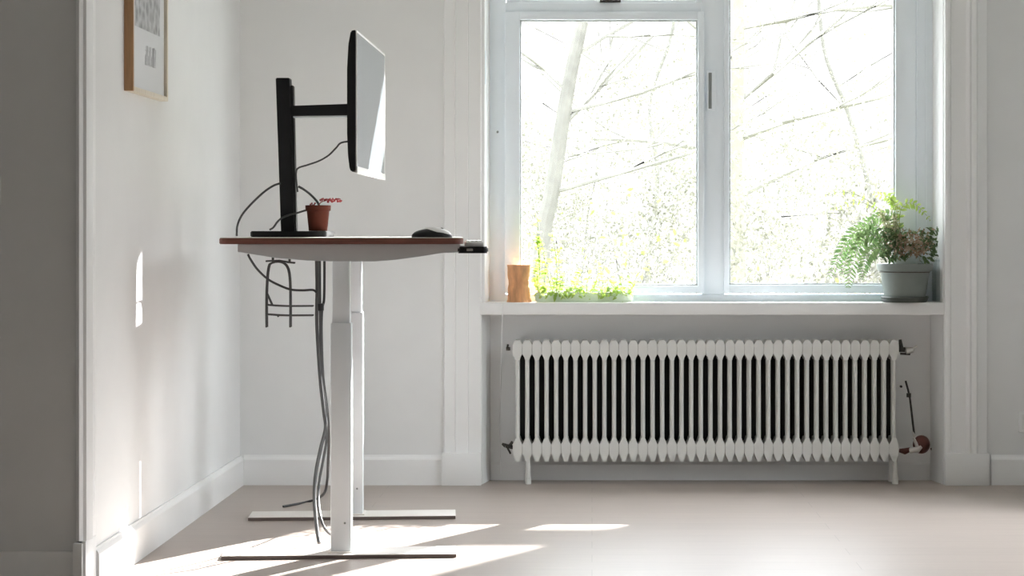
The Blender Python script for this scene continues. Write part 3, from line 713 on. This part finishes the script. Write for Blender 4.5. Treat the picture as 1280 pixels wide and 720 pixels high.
# clear jar behind the plant
q = P(1172, 377, 8.315)
jar = thing('glass_jar', 'clear glass jar beside the plant pot at the right end of the sill', 'jar', (q.x, 8.29, WZ0))
b = new(); lathe(b, [(.024, .0005), (.027, .004), (.027, .13), (.020, .150), (.020, .168), (.0185, .168), (.0185, .149), (.0250, .128), (.0250, .006), (.002, .005)], (0, 0, 0), 28); obj('jar_body', b, M['jar'], jar, local=True)
b = new(); lathe(b, [(.0205, .160), (.0225, .161), (.0225, .172), (.021, .174)], (0, 0, 0), 24); obj('jar_rim', b, M['jar'], jar, local=True)

# orange brown wooden vessel on the left end of the sill
q = P(648.5, 377, 8.28); 
def facet(a, z):
    k = 7; w = PI / k; m = ((a + z * 4.0) % (2 * w)) - w
    return (1.0 - .05 * (1 - abs(m) / w)) * (1 + .035 * math.sin(3 * a + z * 60))
b = new(); prof = []
for i in range(15):
    z = .148 * i / 14; t = i / 14
    r = .0445 + .0035 * abs(2 * t - 1) ** 1.2 - .006 * math.exp(-((t - .52) / .12) ** 2) + (.003 if i == 0 else 0)
    prof.append((r, z))
prof += [(.043, .147), (.040, .06), (.003, .055)]
lathe(b, prof, (q.x, 8.28, WZ0), 42, facet)
tag(obj('wooden_vessel', b, M['kraft'], smooth=20), 'orange-brown carved wooden vessel with a narrow waist on the left end of the sill', 'vessel')

# pale green trough with seedlings
random.seed(23)
TX0, TX1 = X(668, 8.30), X(792, 8.30); ty = 8.292
tp = thing('planter_trough', 'low pale green trough of bright green sprigs behind the wooden vessel', 'planter', ((TX0 + TX1) / 2, ty, WZ0))
b = new()
prism(b, [(TX0 + .006, WZ0), (TX1 - .006, WZ0), (TX1, WZ0 + .036), (TX0, WZ0 + .036)], ty - .032, ty + .032, 'Y', .004); obj('trough', b, M['trough'], tp)
b = new(); box(b, TX0 + .006, TX1 - .006, ty - .026, ty + .026, WZ0 + .034, WZ0 + .0375); obj('soil', b, M['soil'], tp)
bs = new(); bl = new()
tops = [(662, 272), (668, 290), (655.5, 300), (676, 300), (690, 292), (700, 310), (660, 325), (684, 322), (672, 340), (706, 345), (718, 352), (728, 338), (738, 345), (748, 333), (752, 350), (764, 352), (774, 343), (788, 352), (695, 350)]
for tx_, tyy in tops:
    bx_ = min(max(X(tx_ + random.uniform(-8, 12), 8.3), TX0 + .015), TX1 - .015)
    yy = ty + random.uniform(-.015, .012)
    top_ = P(tx_, tyy, yy)
    top_.x = max(top_.x, X(671, 8.3))
    mid = Vector(((bx_ + top_.x) / 2 + random.uniform(-.012, .012), yy, (WZ0 + .05 + top_.z) / 2))
    path = smooth_path([(bx_, yy, WZ0 + .037), mid, top_], 6); tube(bs, path, .0011, 5)
    Ls = (top_ - Vector((bx_, yy, WZ0))).length
    for k in range(int(5 + Ls * 60)):
        c = path[min(len(path) - 1, int((k + 2) / (6 + Ls * 60) * len(path)))]
        d = rv(); d.y *= .4; d.z = abs(d.z) * .6
        leaf(bl, c, d, rv(), random.uniform(.016, .032), random.uniform(.009, .016), .2)
for k in range(150):
    c = Vector((random.uniform(TX0 + .01, TX1 - .01), ty - random.uniform(.018, .04), WZ0 + random.uniform(.022, .06)))
    leaf(bl, c, Vector((random.uniform(-1, 1), -.3, random.uniform(-.7, .5))), rv(), random.uniform(.016, .030), random.uniform(.010, .016), .3)
obj('stem', bs, M['stem'], tp); obj('leaves', bl, M['leafl'], tp, smooth=0, label='bright yellow-green leaves')

# ------------------------------------------------------------------ garden outside
b = new(); box(b, -14, 24, YO + .3, 60, -1.15, -1.0); struct('ground', b, M['grass'], smooth=0)
def grow(bm, tips, p, d, L_, r, depth, spread=.5, up=.1, seg=4):
    path = [p]; rs = [r]; q = p.copy(); dd = d.normalized()
    for i in range(seg):
        dd = (dd + rv() * .16 + Vector((0, 0, up * .3))).normalized(); q = q + dd * L_ / seg; path.append(q.copy()); rs.append(r * (1 - .45 * (i + 1) / seg))
    tube(bm, path, rs, 6)
    if depth == 0:
        tips.extend(path[1:]); return
    for k in range(random.choice((2, 3, 3))):
        i = random.randint(1, seg)
        nd = (dd + rv() * spread + Vector((0, 0, up))).normalized(); nd.y *= .6
        grow(bm, tips, path[i], nd, L_ * random.uniform(.55, .8), rs[i] * .62, depth - 1, spread, up, seg)
    if depth <= 2: tips.extend(path[2:])
def tree(label, base, trunk_pts, r, m, lm, limbs, nleaf, lsize=.05, group='trees in the garden', seed=1, depth=3):
    random.seed(seed)
    t = thing('tree', label, 'tree', base, 0, group)
    path = smooth_path(trunk_pts, 5)
    b = new(); tube(b, path, [r * (1 - .5 * i / len(path)) for i in range(len(path))], 10); obj('trunk', b, m, t)
    b = new(); tips = []
    k_ = base[1] / 17.0
    for (f, d, L_) in limbs:
        L_ = L_ * k_
        i = int(f * (len(path) - 1)); grow(b, tips, path[i], Vector(d), L_, r * .30, depth)
    obj('branches', b, M['branch'], t)
    b = new()
    for k in range(nleaf):
        c = random.choice(tips) + rv() * .10
        leaf(b, c, rv(), rv(), lsize * k_ * random.uniform(.6, 1.2), lsize * k_ * .5, .1)
    obj('foliage', b, lm, t, smooth=0)
G = -1.0
def g(px, d): return (px - CX) * d / F
D1 = 14.0
tree('slender grey tree leaning right behind the left window pane', (g(668, D1), D1, G),
     [(g(668, D1), D1, G), P(676, 330, D1), P(690, 240, D1), P(705, 140, D1), P(716, 80, D1), P(729, 20, D1), P(745, -90, D1), P(750, -220, D1)], .062, M['bark'], M['treeleaf'],
     [(.40, (.7, 0, .8), 1.1), (.5, (-.8, 0, .7), .9), (.6, (.9, .1, .5), 1.2), (.72, (1, 0, .4), 1.2), (.45, (1, 0, .25), 1.3), (.3, (.9, 0, .35), 1.2), (.8, (-.6, 0, .6), .9)], 500, .03, seed=4)
D2 = 19.0
tree('straight pale beige tree at the left edge of the right window pane', (g(925, D2), D2, G),
     [(g(924, D2), D2, G), P(923, 330, D2), P(921, 200, D2), P(922, 80, D2), P(924, -40, D2), P(922, -220, D2)], .085, M['bark2'], M['treeleaf'],
     [(.35, (.9, 0, .25), 1.4), (.45, (1, 0, .35), 1.6), (.55, (.8, 0, .7), 1.5), (.4, (-.9, 0, .4), 1.2), (.6, (-.8, 0, .5), 1.4), (.7, (1, 0, .15), 1.6)], 700, .03, seed=9)
D3 = 28.0
tree('tree with long drooping branches behind the right window pane', (g(1040, D3), D3, G),
     [(g(1100, D3), D3, G), P(1096, 330, D3), P(1085, 230, D3), P(1060, 140, D3), P(1030, 60, D3), P(1020, -60, D3)], .045, M['bark'], M['treeleaf'],
     [(.45, (-.9, 0, .3), 1.5), (.5, (.9, 0, .3), 1.4), (.6, (-.8, 0, .6), 1.4), (.7, (.9, 0, .4), 1.3), (.35, (-1, 0, .1), 1.5), (.4, (.6, 0, .7), 1.2)], 800, .03, seed=14)
D4 = 31.0
tree('thin many-branched tree left of the window mullion', (g(820, D4), D4, G),
     [(g(800, D4), D4, G), P(810, 330, D4), P(822, 220, D4), P(812, 130, D4), P(840, 40, D4), P(850, -60, D4)], .04, M['bark'], M['treeleaf'],
     [(.4, (-.9, 0, .5), 1.5), (.45, (.9, 0, .4), 1.4), (.6, (-.8, 0, .6), 1.5), (.65, (.9, 0, .3), 1.4), (.35, (1, 0, .2), 1.4), (.8, (.5, 0, .8), 1.2)], 900, .03, seed=21)
def shrub(label, px, d, w, h, n, m, seed, zc=None, ls=.045):
    random.seed(seed); cx = g(px, d)
    t = thing('shrub', label, 'shrub', (cx, d, G), 0, 'shrubs in the garden')
    b = new(); tips = []
    for k in range(6):
        a = random.uniform(-1, 1)
        grow(b, tips, Vector((cx + a * w * .22, d, G)), Vector((a * .8, random.uniform(-.2, .2), 1)), h * .58, .012, 3, .75, .12)
    obj('stems', b, M['twigs'], t)
    b = new()
    for k in range(n):
        o_ = rv() * random.uniform(.05, .38); o_.y *= .4; c = random.choice(tips) + o_; c.y = d + (c.y - d) * .7
        if c.z < G + .05: continue
        leaf(b, c, rv(), rv(), ls * random.uniform(.5, 1.3), ls * .55, .1)
    obj('foliage', b, m, t, smooth=0)
shrub('lime green shrub outside the lower left corner of the window', 664, 11.4, 1.3, 1.75, 3200, M['limeleaf'], 31, ls=.036)
shrub('pale airy shrub filling the left window pane', 765, 16.6, 2.6, 2.6, 7500, M['bushleaf'], 32, ls=.036)
shrub('pale twiggy shrub in the middle of the right window pane', 1010, 13.0, 2.0, 2.0, 7500, M['bushleaf'], 34, ls=.036)
shrub('pale blossoming shrub behind the window mullion', 880, 25.0, 3.4, 3.3, 7500, M['bushleaf'], 33, ls=.042)
shrub('greenish shrub outside behind the potted plant', 1150, 21.8, 2.8, 3.0, 7500, M['treeleaf'], 35, ls=.036)
shrub('shrub growing farthest left beyond the wooden vessel', 670, 21.4, 2.8, 3.2, 7500, M['bushleaf'], 36, ls=.036)

# ------------------------------------------------------------------ light, sky, camera
SKY = 11.5; SKY_LO = .105
az = math.radians(29.5); el = math.radians(29.5)
sdir = Vector((-math.sin(az) * math.cos(el), -math.cos(az) * math.cos(el), -math.sin(el)))
sun = bpy.data.lights.new('sun', 'SUN'); sun.energy = 31.0; sun.angle = math.radians(.55); sun.color = (1, .985, .965)
so = bpy.data.objects.new('sun', sun); COL.objects.link(so); so.rotation_euler = sdir.to_track_quat('-Z', 'Y').to_euler(); so.location = (6, 16, 8)
w = bpy.data.worlds.new('sky'); bpy.context.scene.world = w; w.use_nodes = True
bg = w.node_tree.nodes['Background']; wn = w.node_tree.nodes; wl = w.node_tree.links
tc = wn.new('ShaderNodeTexCoord'); sx = wn.new('ShaderNodeSeparateXYZ'); wl.new(tc.outputs['Generated'], sx.inputs[0])
rp = wn.new('ShaderNodeValToRGB'); wl.new(sx.outputs['Z'], rp.inputs[0])          # hazy sky, brighter towards the zenith
e = rp.color_ramp.elements; e[0].position = .10; e[0].color = (SKY_LO, SKY_LO * 1.0, SKY_LO * .99, 1); e[1].position = .40; e[1].color = (.90, .955, 1, 1)
wl.new(rp.outputs[0], bg.inputs[0]); bg.inputs[1].default_value = SKY
# sky portal: only guides sampling of the daylight through the window, adds no light
pt = bpy.data.lights.new('window_portal', 'AREA'); pt.shape = 'RECTANGLE'; pt.size = 1.80; pt.size_y = 1.6; pt.cycles.is_portal = True
po = bpy.data.objects.new('window_portal', pt); COL.objects.link(po); po.location = (.478, YO + .05, 1.54); po.rotation_euler = (-PI / 2, 0, 0)
pt2 = bpy.data.lights.new('fill_window_portal', 'AREA'); pt2.shape = 'RECTANGLE'; pt2.size = 2.15; pt2.size_y = 1.45; pt2.cycles.is_portal = True  # portal for the added right window
po2 = bpy.data.objects.new('fill_window_portal', pt2); COL.objects.link(po2); po2.location = (XR + .14, (RW0 + RW1) / 2, (RZ0 + RZ1) / 2); po2.rotation_euler = (0, PI / 2, 0)

cam = bpy.data.cameras.new('camera'); cam.lens = F / 1280 * 36; cam.sensor_width = 36; cam.sensor_fit = 'HORIZONTAL'
cam.shift_x = -(CX - 640) / 1280; cam.shift_y = -(360 - CY) / 1280; cam.clip_end = 200
co = bpy.data.objects.new('camera', cam); COL.objects.link(co); co.location = (0, 0, H); co.rotation_euler = (PI / 2, 0, 0)
S = bpy.context.scene; S.camera = co
S.view_settings.view_transform = 'Standard'; S.view_settings.look = 'None'; S.view_settings.gamma = 1; S.view_settings.use_curve_mapping = False
S.view_settings.exposure = 0.26
S.cycles.max_bounces = 14; S.cycles.diffuse_bounces = 10; S.cycles.glossy_bounces = 6; S.cycles.transparent_max_bounces = 16; S.cycles.sample_clamp_indirect = 12
